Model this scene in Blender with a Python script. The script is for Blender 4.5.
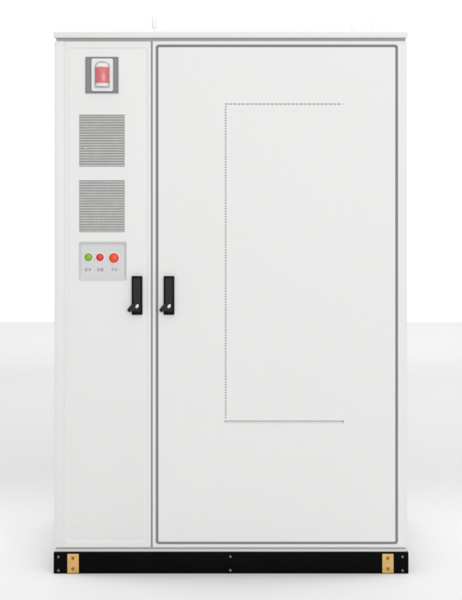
import bpy, bmesh, math, random
from mathutils import Vector, Matrix
random.seed(7)
C = bpy.context
scene = C.scene
for o in list(bpy.data.objects):
    bpy.data.objects.remove(o, do_unlink=True)

# ------------------------------------------------------------------ camera, light, exposure
S = 0.00368                      # metres per photo pixel on the cabinet front
CAM_D, CAM_Z, MID_Z, FRAME_W = 6.0, 1.45, (573 - 300) * S, 462 * S
WALL_Y = 10.53
cam = bpy.data.cameras.new('camera')
cam.sensor_fit = 'HORIZONTAL'
cam.sensor_width = 36
cam.lens = 36 * CAM_D / FRAME_W
cam.shift_y = (MID_Z - CAM_Z) / FRAME_W
cam.clip_end = 200
camo = bpy.data.objects.new('camera', cam)
camo.location = (0, -CAM_D, CAM_Z)
camo.rotation_euler = (math.pi / 2, 0, 0)
scene.collection.objects.link(camo)
scene.camera = camo

world = bpy.data.worlds.new('World')
scene.world = world
world.use_nodes = True
bg = world.node_tree.nodes['Background']
bg.inputs[0].default_value = (1.0, 1.0, 1.0, 1)
bg.inputs[1].default_value = 0.46


def area(name, loc, target, sx, sy, power):
    l = bpy.data.lights.new(name, 'AREA')
    l.shape = 'RECTANGLE'
    l.size, l.size_y, l.energy = sx, sy, power
    o = bpy.data.objects.new(name, l)
    o.location = loc
    o.rotation_euler = (Vector(target) - Vector(loc)).to_track_quat('-Z', 'Y').to_euler()
    scene.collection.objects.link(o)
    return o


area('overhead_softbox', (1.0, -2.6, 8.0), (0.98, -2.6, 0.0), 30.0, 14.0, 1150)
area('front_softbox', (1.6, -9.0, 3.0), (-0.1, 0, 0.45), 6.0, 3.0, 392)
for side, power in ((-1, 3.2), (1, 2.7)):  # unseen fill lamps, added to lift the floor beside the cabinet
    so_ = area('left_floor_fill' if side < 0 else 'right_floor_fill', (side * 1.7, 0.42, 5.0), (side * 0.85, 0.42, 0.0), 0.6, 0.9, power)
    so_.data.spread = math.radians(34)
area('rear_floor_fill', (0.5, 5.2, 4.6), (0.5, 5.2, 0.0), 8.0, 1.5, 50)  # unseen lamp, added to even out the far floor
wl_ = area('wall_light', (0, WALL_Y - 7.0, 3.3), (0, WALL_Y, 1.2), 16.0, 0.8, 98)
wl_.data.spread = math.radians(70)

scene.view_settings.view_transform = 'Standard'
scene.view_settings.look = 'None'
scene.view_settings.exposure = 0
scene.view_settings.gamma = 1
scene.cycles.filter_width = 2.1           # the soft lens of the photograph
scene.view_settings.use_curve_mapping = False


# ------------------------------------------------------------------ materials
def mat(name, col, rough=0.5, spec=0.4, metal=0.0, bump=0.0, bscale=400.0, vary=0.0, vscale=3.0, coat=0.0,
        trans=0.0):
    m = bpy.data.materials.new(name)
    m.use_nodes = True
    nt = m.node_tree
    b = nt.nodes['Principled BSDF']
    b.inputs['Base Color'].default_value = (*col, 1)
    b.inputs['Roughness'].default_value = rough
    b.inputs['Specular IOR Level'].default_value = spec
    b.inputs['Metallic'].default_value = metal
    b.inputs['Coat Weight'].default_value = coat
    b.inputs['Transmission Weight'].default_value = trans
    tc = nt.nodes.new('ShaderNodeTexCoord')
    if bump:
        n = nt.nodes.new('ShaderNodeTexNoise')
        n.inputs['Scale'].default_value = bscale
        n.inputs['Detail'].default_value = 3
        bp = nt.nodes.new('ShaderNodeBump')
        bp.inputs['Strength'].default_value = bump
        bp.inputs['Distance'].default_value = 0.001
        nt.links.new(tc.outputs['Object'], n.inputs['Vector'])
        nt.links.new(n.outputs['Fac'], bp.inputs['Height'])
        nt.links.new(bp.outputs['Normal'], b.inputs['Normal'])
    if vary:
        n2 = nt.nodes.new('ShaderNodeTexNoise')
        n2.inputs['Scale'].default_value = vscale
        n2.inputs['Detail'].default_value = 5
        r = nt.nodes.new('ShaderNodeMapRange')
        r.inputs['From Min'].default_value = 0.3
        r.inputs['From Max'].default_value = 0.7
        r.inputs['To Min'].default_value = 1 - vary
        r.inputs['To Max'].default_value = 1 + vary
        hs = nt.nodes.new('ShaderNodeMix')
        hs.data_type = 'RGBA'
        hs.blend_type = 'MULTIPLY'
        hs.inputs[0].default_value = 1
        hs.inputs[6].default_value = (*col, 1)
        nt.links.new(tc.outputs['Object'], n2.inputs['Vector'])
        nt.links.new(n2.outputs['Fac'], r.inputs['Value'])
        nt.links.new(r.outputs['Result'], hs.inputs[7])
        nt.links.new(hs.outputs[2], b.inputs['Base Color'])
        rr = nt.nodes.new('ShaderNodeMapRange')
        rr.inputs['To Min'].default_value = rough - 0.06
        rr.inputs['To Max'].default_value = rough + 0.06
        nt.links.new(n2.outputs['Fac'], rr.inputs['Value'])
        nt.links.new(rr.outputs['Result'], b.inputs['Roughness'])
    return m


M_PAINT = mat('white_powder_coat', (0.652, 0.652, 0.645), 0.5, 0.3, bump=0.12, bscale=900, vary=0.006, vscale=2.5)
M_GASKET = mat('grey_rubber_gasket', (0.225, 0.225, 0.225), 0.8, 0.2)
M_NECK = mat('shaded_neck_grey', (0.42, 0.42, 0.415), 0.7, 0.2)  # white necks greyed: their shade is put into this colour
M_BLACK = mat('black_plinth_paint', (0.0022, 0.0022, 0.0025), 0.55, 0.035, bump=0.15, bscale=700, vary=0.2, vscale=8)
M_HFRAME = mat('black_plastic', (0.004, 0.004, 0.004), 0.5, 0.08, bump=0.1, bscale=1500)
M_HPAD = mat('charcoal_plastic', (0.021, 0.021, 0.022), 0.45, 0.10, bump=0.1, bscale=1500)
M_STEEL = mat('bright_steel', (0.56, 0.55, 0.535), 0.38, 0.5, metal=0.4)
M_SEAM = mat('pale_grey_seam_strip', (0.27, 0.27, 0.265), 0.8, 0.2)
M_BOLT = mat('dull_zinc', (0.13, 0.13, 0.13), 0.45, 0.3, metal=0.3)
M_BRASS = mat('yellow_passivated_plate', (0.54, 0.33, 0.115), 0.5, 0.25, bump=0.1, vary=0.10, vscale=60)
M_BROWN = mat('bronze_screw', (0.26, 0.11, 0.022), 0.5, 0.3, metal=0.2)
M_LOUVRE = mat('grey_louvre_metal', (0.51, 0.51, 0.50), 0.5, 0.3, bump=0.1, vary=0.05, vscale=30)
M_CAVITY = mat('shaded_vent_cavity', (0.36, 0.36, 0.35), 0.8, 0.2)  # shade inside the vents, put into a grey backing
M_CTRL = mat('light_grey_plastic', (0.545, 0.55, 0.55), 0.55, 0.25, bump=0.1, bscale=1200, vary=0.02, vscale=40)
M_BEZEL = mat('pale_lamp_bezel', (0.66, 0.66, 0.65), 0.4, 0.4)
M_GREEN = mat('green_lamp_lens', (0.19, 0.36, 0.015), 0.3, 0.4)
M_RED = mat('red_lamp_lens', (0.56, 0.035, 0.035), 0.3, 0.4)
M_ORANGE = mat('orange_red_button', (0.68, 0.062, 0.025), 0.35, 0.4)
M_INK = mat('grey_ink', (0.26, 0.26, 0.28), 0.7, 0.1)
M_PLATE = mat('mid_grey_plate', (0.20, 0.205, 0.205), 0.55, 0.25, bump=0.1, vary=0.04, vscale=40)
M_PLATERIM = mat('dark_grey_rim', (0.13, 0.13, 0.13), 0.55, 0.25)
M_ALARM = mat('white_alarm_plastic', (0.62, 0.63, 0.625), 0.4, 0.35, bump=0.05)
M_ARCH = mat('grey_alarm_moulding', (0.40, 0.41, 0.40), 0.5, 0.3)
M_CAP = mat('white_lamp_cap', (0.66, 0.64, 0.63), 0.4, 0.35)
M_LENS = mat('faded_red_lens', (0.54, 0.135, 0.15), 0.30, 0.5, coat=0.15, vary=0.06, vscale=45)
M_FIT = mat('white_fitting_plastic', (0.79, 0.79, 0.79), 0.6, 0.2)
M_FLOOR = mat('light_grey_studio_floor', (0.69, 0.69, 0.692), 0.75, 0.1, bump=0.05, bscale=60, vary=0.003, vscale=1.2)
M_WALL = mat('white_studio_wall', (0.90, 0.90, 0.90), 0.9, 0.1)

# ------------------------------------------------------------------ helpers
col = scene.collection
WORLD = {}


def X(px): return (px - 231) * S
def Z(py): return (573 - py) * S


def empty(name, loc, label, cat):
    o = bpy.data.objects.new(name, None)
    o.location = loc
    o.empty_display_size = 0.2
    col.objects.link(o)
    WORLD[o.name] = Vector(loc)
    o['label'] = label
    o['category'] = cat
    return o


def finish(me, angle=35):
    for p in me.polygons:
        p.use_smooth = True
    me.set_sharp_from_angle(angle=math.radians(angle))


def obj(name, bm, m, parent=None, label=None):
    """one mesh object; the vertices arrive in world coordinates"""
    bmesh.ops.recalc_face_normals(bm, faces=bm.faces)
    xs = [v.co.x for v in bm.verts]; ys = [v.co.y for v in bm.verts]; zs = [v.co.z for v in bm.verts]
    c = Vector(((min(xs) + max(xs)) / 2, (min(ys) + max(ys)) / 2, (min(zs) + max(zs)) / 2))
    bmesh.ops.translate(bm, verts=bm.verts, vec=-c)
    me = bpy.data.meshes.new(name)
    bm.to_mesh(me)
    bm.free()
    finish(me)
    me.materials.append(m)
    o = bpy.data.objects.new(name, me)
    col.objects.link(o)
    WORLD[o.name] = c
    if parent:
        o.parent = parent
        o.location = c - WORLD[parent.name]
    else:
        o.location = c
    if label:
        o['label'] = label
    return o


def add_box(bm, x0, y0, z0, x1, y1, z1, bev=0.0, seg=2):
    g = bmesh.ops.create_cube(bm, size=1)
    vs = g['verts']
    for v in vs:
        v.co = Vector(((x0 + x1) / 2 + v.co.x * abs(x1 - x0), (y0 + y1) / 2 + v.co.y * abs(y1 - y0),
                       (z0 + z1) / 2 + v.co.z * abs(z1 - z0)))
    if bev:
        es = list({e for v in vs for e in v.link_edges})
        bmesh.ops.bevel(bm, geom=es, offset=bev, segments=seg, affect='EDGES', profile=0.5)
    return bm


def box(px0, py0, px1, py1, y0, y1, bev=0.0, seg=2):
    bm = bmesh.new()
    return add_box(bm, X(px0), y0, Z(py1), X(px1), y1, Z(py0), bev, seg)


def rrect(px0, py0, px1, py1, r, y, n=6):
    """rounded rectangle in the front plane, r in photo pixels"""
    x0, x1, z0, z1, r = X(px0), X(px1), Z(py1), Z(py0), max(r, 0.01) * S
    pts = []
    for cx, cz, a0 in ((x1 - r, z1 - r, 0), (x0 + r, z1 - r, 90), (x0 + r, z0 + r, 180), (x1 - r, z0 + r, 270)):
        for i in range(n + 1):
            a = math.radians(a0 + 90 * i / n)
            pts.append((cx + r * math.cos(a), y, cz + r * math.sin(a)))
    return pts


def loft(bm, loops, cap0=True, cap1=True, closed=False):
    vl = [[bm.verts.new(p) for p in lp] for lp in loops]
    n = len(vl[0])
    pairs = list(zip(vl, vl[1:])) + ([(vl[-1], vl[0])] if closed else [])
    for a, b in pairs:
        for i in range(n):
            bm.faces.new((a[i], a[(i + 1) % n], b[(i + 1) % n], b[i]))
    if not closed:
        if cap0: bm.faces.new(vl[0])
        if cap1: bm.faces.new(vl[-1])
    return bm


def lathe(bm, px, py, prof, n=32, sx=1.0, sz=1.0, rot=0.0):
    """turned about the axis towards the camera; prof = [(radius in px, y)]"""
    loops = []
    for r, y in prof:
        lp = []
        for i in range(n):
            a = 2 * math.pi * i / n
            u, v = r * S * math.cos(a) * sx, r * S * math.sin(a) * sz
            lp.append((X(px) + u * math.cos(rot) - v * math.sin(rot), y, Z(py) + u * math.sin(rot) + v * math.cos(rot)))
        loops.append(lp)
    return loft(bm, loops)


def cut(o, cutter_bm):
    """subtract a cutter given in world coordinates"""
    me = bpy.data.meshes.new('cutter')
    bmesh.ops.recalc_face_normals(cutter_bm, faces=cutter_bm.faces)
    bmesh.ops.translate(cutter_bm, verts=cutter_bm.verts, vec=-WORLD[o.name])
    cutter_bm.to_mesh(me)
    cutter_bm.free()
    k = bpy.data.objects.new('cutter', me)
    col.objects.link(k)
    par, loc = o.parent, o.location.copy()
    o.parent = None
    o.location = (0, 0, 0)
    md = o.modifiers.new('cut', 'BOOLEAN')
    md.operation = 'DIFFERENCE'
    md.solver = 'EXACT'
    md.object = k
    C.view_layer.update()
    dg = C.evaluated_depsgraph_get()
    new = bpy.data.meshes.new_from_object(o.evaluated_get(dg))
    o.modifiers.clear()
    old = o.data
    o.data = new
    new.name = o.name
    bpy.data.meshes.remove(old)
    bpy.data.objects.remove(k, do_unlink=True)
    o.parent = par
    o.location = loc
    finish(o.data)


# ------------------------------------------------------------------ setting
bm = bmesh.new()
add_box(bm, -40, -30, -0.3, 40, WALL_Y, 0.0)
fl = obj('floor', bm, M_FLOOR)
fl['kind'] = 'structure'
fl['label'] = 'smooth light grey studio floor the cabinet stands on'
bm = bmesh.new()
add_box(bm, -40, WALL_Y, -0.3, 40, WALL_Y + 0.3, 12)
wl = obj('backdrop', bm, M_WALL)
wl['kind'] = 'structure'
wl['label'] = 'plain white studio wall behind the cabinet'

# ------------------------------------------------------------------ the cabinet
DEPTH = 0.95
cab = empty('electrical_cabinet', (0, DEPTH / 2, 0),
            'tall white two-door outdoor electrical cabinet standing on a black plinth', 'cabinet')

# carcass behind the doors, with the recessed necks under the roof and above the bottom rail
bm = box(54.6, 40.9, 406.9, 547.6, 0.022, DEPTH - 0.01, 0.002)
carcass = obj('carcass', bm, M_PAINT, cab)
obj('roof_neck_shade', box(56.0, 37.6, 405.9, 41.1, 0.012, DEPTH - 0.02), M_NECK, cab)  # shadow line under the roof, put in as a grey strip
obj('base_neck_shade', box(56.2, 547.4, 405.8, 550.1, 0.010, DEPTH - 0.02), M_NECK, cab)  # same shade grey in the gap above the bottom rail
obj('roof', box(53.9, 31.4, 407.5, 37.8, -0.010, DEPTH + 0.01, 0.0035, 3), M_PAINT, cab)
obj('bottom_rail', box(54.4, 549.8, 407.0, 552.05, 0.002, DEPTH - 0.005, 0.0012), M_PAINT, cab)
post_bm = box(54.3, 40.9, 63.7, 547.7, 0.0, 0.0215, 0.0016)
add_box(post_bm, X(63.5), 0.0012, Z(547.4), X(64.38), 0.0210, Z(41.3))       # lapped edge under the narrow door
obj('corner_post', post_bm, M_PAINT, cab)

# frame of the wide door
bm = bmesh.new()
O, R = (152.55, 40.9, 407.2, 547.7), (155.7, 44.5, 397.9, 544.5)
loft(bm, [rrect(*O, 0.3, 0.0215), rrect(*O, 0.3, 0.0012), rrect(O[0] + .33, O[1] + .33, O[2] - .33, O[3] - .33, 0.3, 0.0),
          rrect(R[0] - .3, R[1] - .3, R[2] + .3, R[3] + .3, 3.4, 0.0), rrect(*R, 3.0, 0.0011), rrect(*R, 3.0, 0.0215)],
     closed=True)
frame = obj('door_frame', bm, M_PAINT, cab)
bm = bmesh.new()
loft(bm, [rrect(155.75, 44.55, 397.85, 544.45, 3.0, 0.0212), rrect(155.75, 44.55, 397.85, 544.45, 3.0, 0.0062),
          rrect(158.5, 47.2, 395.1, 541.8, 1.4, 0.0062), rrect(158.5, 47.2, 395.1, 541.8, 1.4, 0.0212)], closed=True)
obj('gasket', bm, M_GASKET, frame)
obj('gasket', box(150.9, 41.0, 152.5, 547.6, 0.005, 0.0212), M_SEAM, frame)

# the wide door, with its row of pressed slots
D_ = (158.25, 47.0, 395.35, 542.05)
bm = bmesh.new()
loft(bm, [rrect(*D_, 1.6, 0.021), rrect(*D_, 1.6, 0.0004),
          rrect(D_[0] + .45, D_[1] + .45, D_[2] - .45, D_[3] - .45, 1.3, -0.0012)])
door = obj('main_door', bm, M_PAINT, cab)
kb = bmesh.new()
y = 106.0
while y < 418.5:                                             # upright row of short slots
    add_box(kb, X(224.8), -0.02, Z(y + 1.75), X(226.35), 0.006, Z(y))
    y += 2.75
x = 224.9
while x < 338.5:                                               # upper row
    add_box(kb, X(x), -0.02, Z(104.75), X(x + 3.1), 0.007, Z(103.35))
    x += 4.15
add_box(kb, X(x), -0.02, Z(104.45), X(x + 3.4), 0.0022, Z(103.6))
# lower slot with a sloping sill
pr = [(-0.02, 420.4), (0.010, 420.4), (0.010, 422.2), (0.0042, 422.35), (0.0028, 424.0), (-0.02, 424.0)]
loft(kb, [[(X(224.2), yy, Z(zz)) for yy, zz in pr], [(X(343.8), yy, Z(zz)) for yy, zz in pr]])
cut(door, kb)

# the narrow door, pressed border, openings
L_ = (64.4, 41.2, 150.85, 547.5)
bm = bmesh.new()


def ins(d, r, yy):
    return rrect(L_[0] + d[0], L_[1] + d[1], L_[2] - d[2], L_[3] - d[3], r, yy)


loft(bm, [ins((0, 0, 0, 0), .4, 0.0212), ins((0, 0, 0, 0), .4, 0.001), ins((.3, .3, .3, .3), .4, 0.0),
          ins((1.6, 6.3, 3.2, 6.2), 1.2, 0.0), ins((2.2, 6.9, 3.8, 6.8), 1.0, 0.0020),
          ins((3.4, 8.2, 5.0, 7.9), .9, 0.0022), ins((5.0, 9.9, 6.6, 9.4), .6, 0.0004)])
ldoor = obj('side_door', bm, M_PAINT, cab)
kb = bmesh.new()
VENTS = [(79.2, 114.6, 124.6, 166.4), (79.2, 180.2, 124.6, 232.0)]
CP = (79.4, 242.0, 126.2, 280.0)
for v in VENTS:
    add_box(kb, X(v[0]), -0.02, Z(v[3]), X(v[2]), 0.04, Z(v[1]))
add_box(kb, X(CP[0]), -0.02, Z(CP[3]), X(CP[2]), 0.04, Z(CP[1]))
cut(ldoor, kb)
kb = bmesh.new()                                             # the carcass is open behind the vents
for v in VENTS + [CP]:
    add_box(kb, X(v[0] + .2), -0.02, Z(v[3] - .2), X(v[2] - .2), 0.08, Z(v[1] + .2))
cut(carcass, kb)
bm = bmesh.new()
lathe(bm, 72.6, 527.3, [(0.0001, 0.002), (.75, 0.002), (.7, -0.0004), (.3, -0.0009), (.0001, -0.001)], 16)
obj('rivet', bm, M_CTRL, ldoor)

# vents: louvres in front of a backing sheet coloured as the shaded cavity
for vi, v in enumerate(VENTS):
    bm = bmesh.new()
    n = 20
    step = (v[3] - v[1]) / n
    for i in range(n):
        zt = v[1] + i * step
        pr = [(0.0090, zt - .5), (0.0070, zt - .65), (0.0002, zt + step - .95), (-0.0016, zt + step - 0.85),
              (-0.0020, zt + step - 0.6), (-0.0016, zt + step - 0.36), (0.0010, zt + step - 0.36)]
        e0 = random.uniform(-.05, .05)
        a, b = v[0] + 0.12, v[2] - 0.12
        pr = [(yy, max(zz, v[1] + .05)) for yy, zz in pr]
        loft(bm, [[(X(a + e0), yy, Z(zz)) for yy, zz in pr], [(X(b + e0), yy, Z(zz)) for yy, zz in pr]])
    vent = obj('louvred_vent', bm, M_LOUVRE, cab)
    obj('cavity_backing', box(v[0] + .1, v[1] + .1, v[2] - .1, v[3] - .1, 0.016, 0.019), M_CAVITY, vent)
    for px, py in (((85.6, 148.6), (87.4, 152.4)) if vi == 0 else ((103.6, 218.4),)):
        bm = bmesh.new()
        lathe(bm, px, py, [(0.9, 0.004), (.9, -0.0030), (.5, -0.0040), (.0001, -0.0042)], 16)
        obj('screw', bm, M_STEEL, vent)

# control panel
bm = bmesh.new()
a, b, c, d = CP
loft(bm, [rrect(a + .1, b + .1, c - .1, d - .1, .8, 0.03), rrect(a + .1, b + .1, c - .1, d - .1, .8, 0.001),
          rrect(a - .5, b - .5, c + .5, d + .5, 1.2, 0.0002), rrect(a - .5, b - .5, c + .5, d + .5, 1.2, -0.0010),
          rrect(a + .1, b + .1, c - .1, d - .1, .9, -0.0014), rrect(a + 1.5, b + 2.6, c - 1.7, d - 2.6, .9, 0.0080)],
     cap0=False)
panel = obj('control_panel', bm, M_CTRL, cab)
PY = 0.0080
for nm, px, py, r, m, dome in (('indicator_lamp', 88.3, 257.2, 4.0, M_GREEN, .0060),
                               ('indicator_lamp', 99.8, 257.4, 3.8, M_RED, .0060),
                               ('push_button', 113.8, 258.0, 4.9, M_ORANGE, .0100)):
    bm = bmesh.new()
    lathe(bm, px, py, [(r + 1.25, PY + .001), (r + 1.25, PY - .0022), (r + .95, PY - .0030), (r + .15, PY - .0030),
                       (r + .05, PY - .0020), (r * .5, PY - .0020)], 40)
    bz = obj('bezel', bm, M_BEZEL, panel)
    bm = bmesh.new()
    prof = [(r, PY - .001), (r, PY - .0035)]
    for i in range(1, 7):
        t = math.radians(90 * i / 6)
        prof.append((max(r * math.cos(t) * .96, .001), PY - .0035 - dome * math.sin(t)))
    lathe(bm, px, py, prof, 40)
    obj(nm, bm, m, panel, {'indicator_lamp': 'green indicator lamp' if m is M_GREEN else 'red indicator lamp',
                           'push_button': 'larger orange-red push button'}[nm])


def strokes(cx, cy, segs, w=0.42):
    bm = bmesh.new()
    for x0, y0, x1, y1 in segs:
        if abs(x1 - x0) >= abs(y1 - y0):
            add_box(bm, X(cx + x0), PY - .0005, Z(cy + y0 + w / 2), X(cx + x1), PY + .001, Z(cy + y0 - w / 2))
        else:
            add_box(bm, X(cx + x0 - w / 2), PY - .0007, Z(cy + max(y0, y1)), X(cx + x0 + w / 2), PY + .001, Z(cy + min(y0, y1)))
    return bm


g1 = [(-3, -1.2, -.7, -1.2), (-3, .1, -.7, .1), (-3, 1.4, -.5, 1.4), (-1.9, -1.2, -1.9, 1.4), (-3, -.9, -3, 1.1)]
g2 = [(.7, -1.2, 2.8, -1.2), (.5, 0, 3.0, 0), (1.9, -1.2, 1.9, 1.5), (.9, -1.0, .9, 1.5)]
g3 = [(.6, -1.3, .6, 1.5), (.6, -1.3, 3, -1.3), (3, -1.3, 3, 1.5), (.6, .1, 3, .1), (.6, 1.5, 3, 1.5), (1.8, -1.3, 1.8, 1.5)]
g4 = [(-3, .2, -.6, .2), (-1.8, -1.3, -1.8, 1.5), (-2.9, -1.1, -.9, -1.1)]
g5 = [(.6, -1.3, .6, 1.4), (.6, 1.4, 2.8, 1.4), (2.8, -1.3, 2.8, 1.4), (1.2, .1, 2.8, .1)]
g6 = [(-3, -1.2, -.6, -1.2), (-3, 1.4, -.6, 1.4), (-1.8, -1.2, -1.8, 1.4), (-3, .1, -.6, .1), (-.8, -1.2, -.8, 1.4)]
for cx, cy, segs in ((88.1, 269.7, g1 + g2), (99.9, 269.7, g6 + g3), (114.1, 269.3, g4 + g5)):
    obj('button_caption', strokes(cx, cy, segs), M_INK, panel)

# alarm unit: grey plate, white body, arched moulding, red lens
bm = bmesh.new()
loft(bm, [rrect(85.5, 56.8, 118.5, 93.2, .5, 0.0006), rrect(85.5, 56.8, 118.5, 93.2, .5, -0.0040),
          rrect(86.2, 57.9, 117.8, 92.1, .4, -0.0040), rrect(86.4, 58.1, 117.6, 91.9, .4, -0.0022)])
alarm = obj('alarm_beacon', bm, M_PLATE, cab)
bm = bmesh.new()
b4 = (91.6, 58.5, 113.2, 91.3)
loft(bm, [rrect(*b4, 1.8, -0.0020), rrect(*b4, 1.8, -0.0105), rrect(b4[0] + .5, b4[1] + .5, b4[2] - .5, b4[3] - .5, 1.5, -0.0125)])
obj('housing', bm, M_ALARM, alarm)


def arch(x0, x1, yt, yb, r, yy, n=10):
    """outline with a rounded top, wound once round"""
    cx, hw = (x0 + x1) / 2, (x1 - x0) / 2
    pts = []
    for i in range(n * 2 + 1):
        t = math.pi * i / (2 * n)
        pts.append((X(cx + hw * math.copysign(abs(math.cos(t)) ** .75, math.cos(t))), yy, Z(yt + r - r * math.sin(t))))
    pts += [(X(x0), yy, Z(yb)), (X(x1), yy, Z(yb))]
    return pts


bm = bmesh.new()
loft(bm, [arch(94.7, 110.2, 61.4, 87.8, 6.2, -0.0120), arch(94.7, 110.2, 61.4, 87.8, 6.2, -0.0148),
          arch(95.4, 109.5, 62.2, 87.1, 5.7, -0.0148), arch(95.6, 109.3, 62.5, 86.8, 5.5, -0.0130)])
obj('moulding', bm, M_ARCH, alarm)


def bulge(x0, x1, zs, depth, y0, n=16, top_arch=0.0):
    """upright part-cylinder bulging to the camera; zs = [(py, width factor, depth factor)]"""
    cx, hw = (x0 + x1) / 2, (x1 - x0) / 2
    loops = []
    for py, wf, df in zs:
        lp = []
        for i in range(n + 1):
            t = math.pi * i / n
            k = math.sin(t)
            lp.append((X(cx + hw * wf * math.cos(t)), y0 - depth * df * k, Z(py - top_arch * k * (1 if py < 75 else 0))))
        loops.append(lp)
    bm = bmesh.new()
    return loft(bm, loops)


obj('lamp_cap', bulge(95.9, 109.0, [(62.9, .55, .30), (63.5, .75, .6), (65.0, .90, .82), (66.8, .95, .95), (69, .98, 1), (84.5, .98, 1),
                                    (85.7, .96, .93), (86.5, .9, .75)], 0.013, -0.0128), M_CAP, alarm)
obj('lens', bulge(95.4, 109.7, [(68.0, .97, 1.0), (68.3, 1, 1.05), (81.5, 1, 1.05), (83.0, .98, 1.0)], 0.0152, -0.0128,
                  top_arch=.9), M_LENS, alarm)


# swing handles
def handle(off):
    base = obj('door_handle', box(131.9 + off, 276.0, 142.5 + off, 314.5, -0.014, 0.0015, 0.0018), M_HFRAME, cab)
    bm = bmesh.new()
    q = (133.5 + off, 277.9, 140.8 + off, 311.2)
    loft(bm, [rrect(*q, .8, -0.013), rrect(*q, .8, -0.0185), rrect(q[0] + .7, q[1] + .7, q[2] - .7, q[3] - .7, .7, -0.0210)])
    obj('grip', bm, M_HPAD, base)
    pts = [(127.7, 309.0), (128.4, 310.9), (130.0, 311.7), (132.2, 310.4), (137.8, 309.9), (140.0, 306.9), (139.4, 303.8),
           (136.6, 302.6), (133.6, 303.6), (131.6, 304.4)]
    bm = bmesh.new()
    cx = sum(p[0] for p in pts) / len(pts); cy = sum(p[1] for p in pts) / len(pts)
    loft(bm, [[(X(p[0] + off), -0.019, Z(p[1])) for p in pts], [(X(p[0] + off), -0.0255, Z(p[1])) for p in pts],
              [(X(cx + (p[0] - cx) * .88 + off), -0.0270, Z(cy + (p[1] - cy) * .86)) for p in pts]])
    obj('latch_lever', bm, M_HPAD, base)
    bm = bmesh.new()
    lathe(bm, 137.5 + off, 305.7, [(2.05, -0.025), (2.05, -0.0290), (1.6, -0.0300), (.001, -0.0303)], 24, sx=.72, sz=1.08,
          rot=math.radians(-32))
    obj('lock_cover', bm, M_STEEL, base)


handle(0)
handle(31.9)

# black plinth with bolts and two yellow plates
plinth = obj('plinth', box(53.9, 552.1, 408.2, 573, -0.012, DEPTH, 0.0022, 3), M_BLACK, cab)
for px, py in ((58.8, 556.3), (58.8, 569.9), (230.4, 556.0), (230.3, 569.7), (402.2, 556.2), (402.2, 569.9)):
    bm = bmesh.new()
    lathe(bm, px, py, [(1.35, -0.0115), (1.35, -0.0140), (.9, -0.0152), (.0001, -0.0155)], 6 * 3)
    obj('bolt', bm, M_BOLT, plinth)
for x0, x1 in ((67.7, 79.1), (381.9, 393.2)):
    bm = bmesh.new()
    loft(bm, [rrect(x0, 553.2, x1, 572.3, .5, -0.0115), rrect(x0, 553.2, x1, 572.3, .5, -0.0142),
              rrect(x0 + .4, 553.6, x1 - .4, 571.9, .4, -0.0152)])
    pl = obj('mounting_plate', bm, M_BRASS, plinth)
    for py in (557.3, 568.0):
        bm = bmesh.new()
        lathe(bm, (x0 + x1) / 2 - .1, py, [(1.6, -0.0150), (1.6, -0.0163), (1.1, -0.0176), (.0001, -0.0180)], 18)
        obj('plate_screw', bm, M_BROWN, plinth)

# small white fittings on the roof
bm = bmesh.new()
def turned(bm, px, y, prof, n=20):
    """turned about an upright axis; prof = [(radius px, photo row)]"""
    return loft(bm, [[(X(px) + r * S * math.cos(2 * math.pi * i / n), y + r * S * math.sin(2 * math.pi * i / n), Z(pz))
                      for i in range(n)] for r, pz in prof])
turned(bm, 152.3, 0.16, [(1.6, 31.6), (1.6, 30.6), (.55, 30.2), (.55, 25.0), (2.2, 24.2), (2.6, 22.5), (2.6, 15.0), (2.1, 12.6), (1.1, 11.6), (.2, 11.3)])
obj('antenna', bm, M_FIT, cab)
for px, r0, top in ((357.2, 2.0, 17.0), (378.0, 2.8, 13.0)):
    bm = bmesh.new()
    turned(bm, px, 0.20, [(2.4, 31.6), (2.4, 30.0), (1.2, 29.6), (1.2, top + 3.2 * r0 + .6)])
    loops = []
    for i in range(28):
        a = 2 * math.pi * i / 28
        loops.append([(X(px + (r0 + .75 * math.cos(2 * math.pi * k / 10)) * math.cos(a)), 0.20 + .75 * S * math.sin(2 * math.pi * k / 10),
                       Z(top + 1.6 * r0 + .4 - 1.6 * (r0 + .75 * math.cos(2 * math.pi * k / 10)) * math.sin(a))) for k in range(10)])
    loft(bm, loops, closed=True)
    obj('lifting_eye', bm, M_FIT, cab)
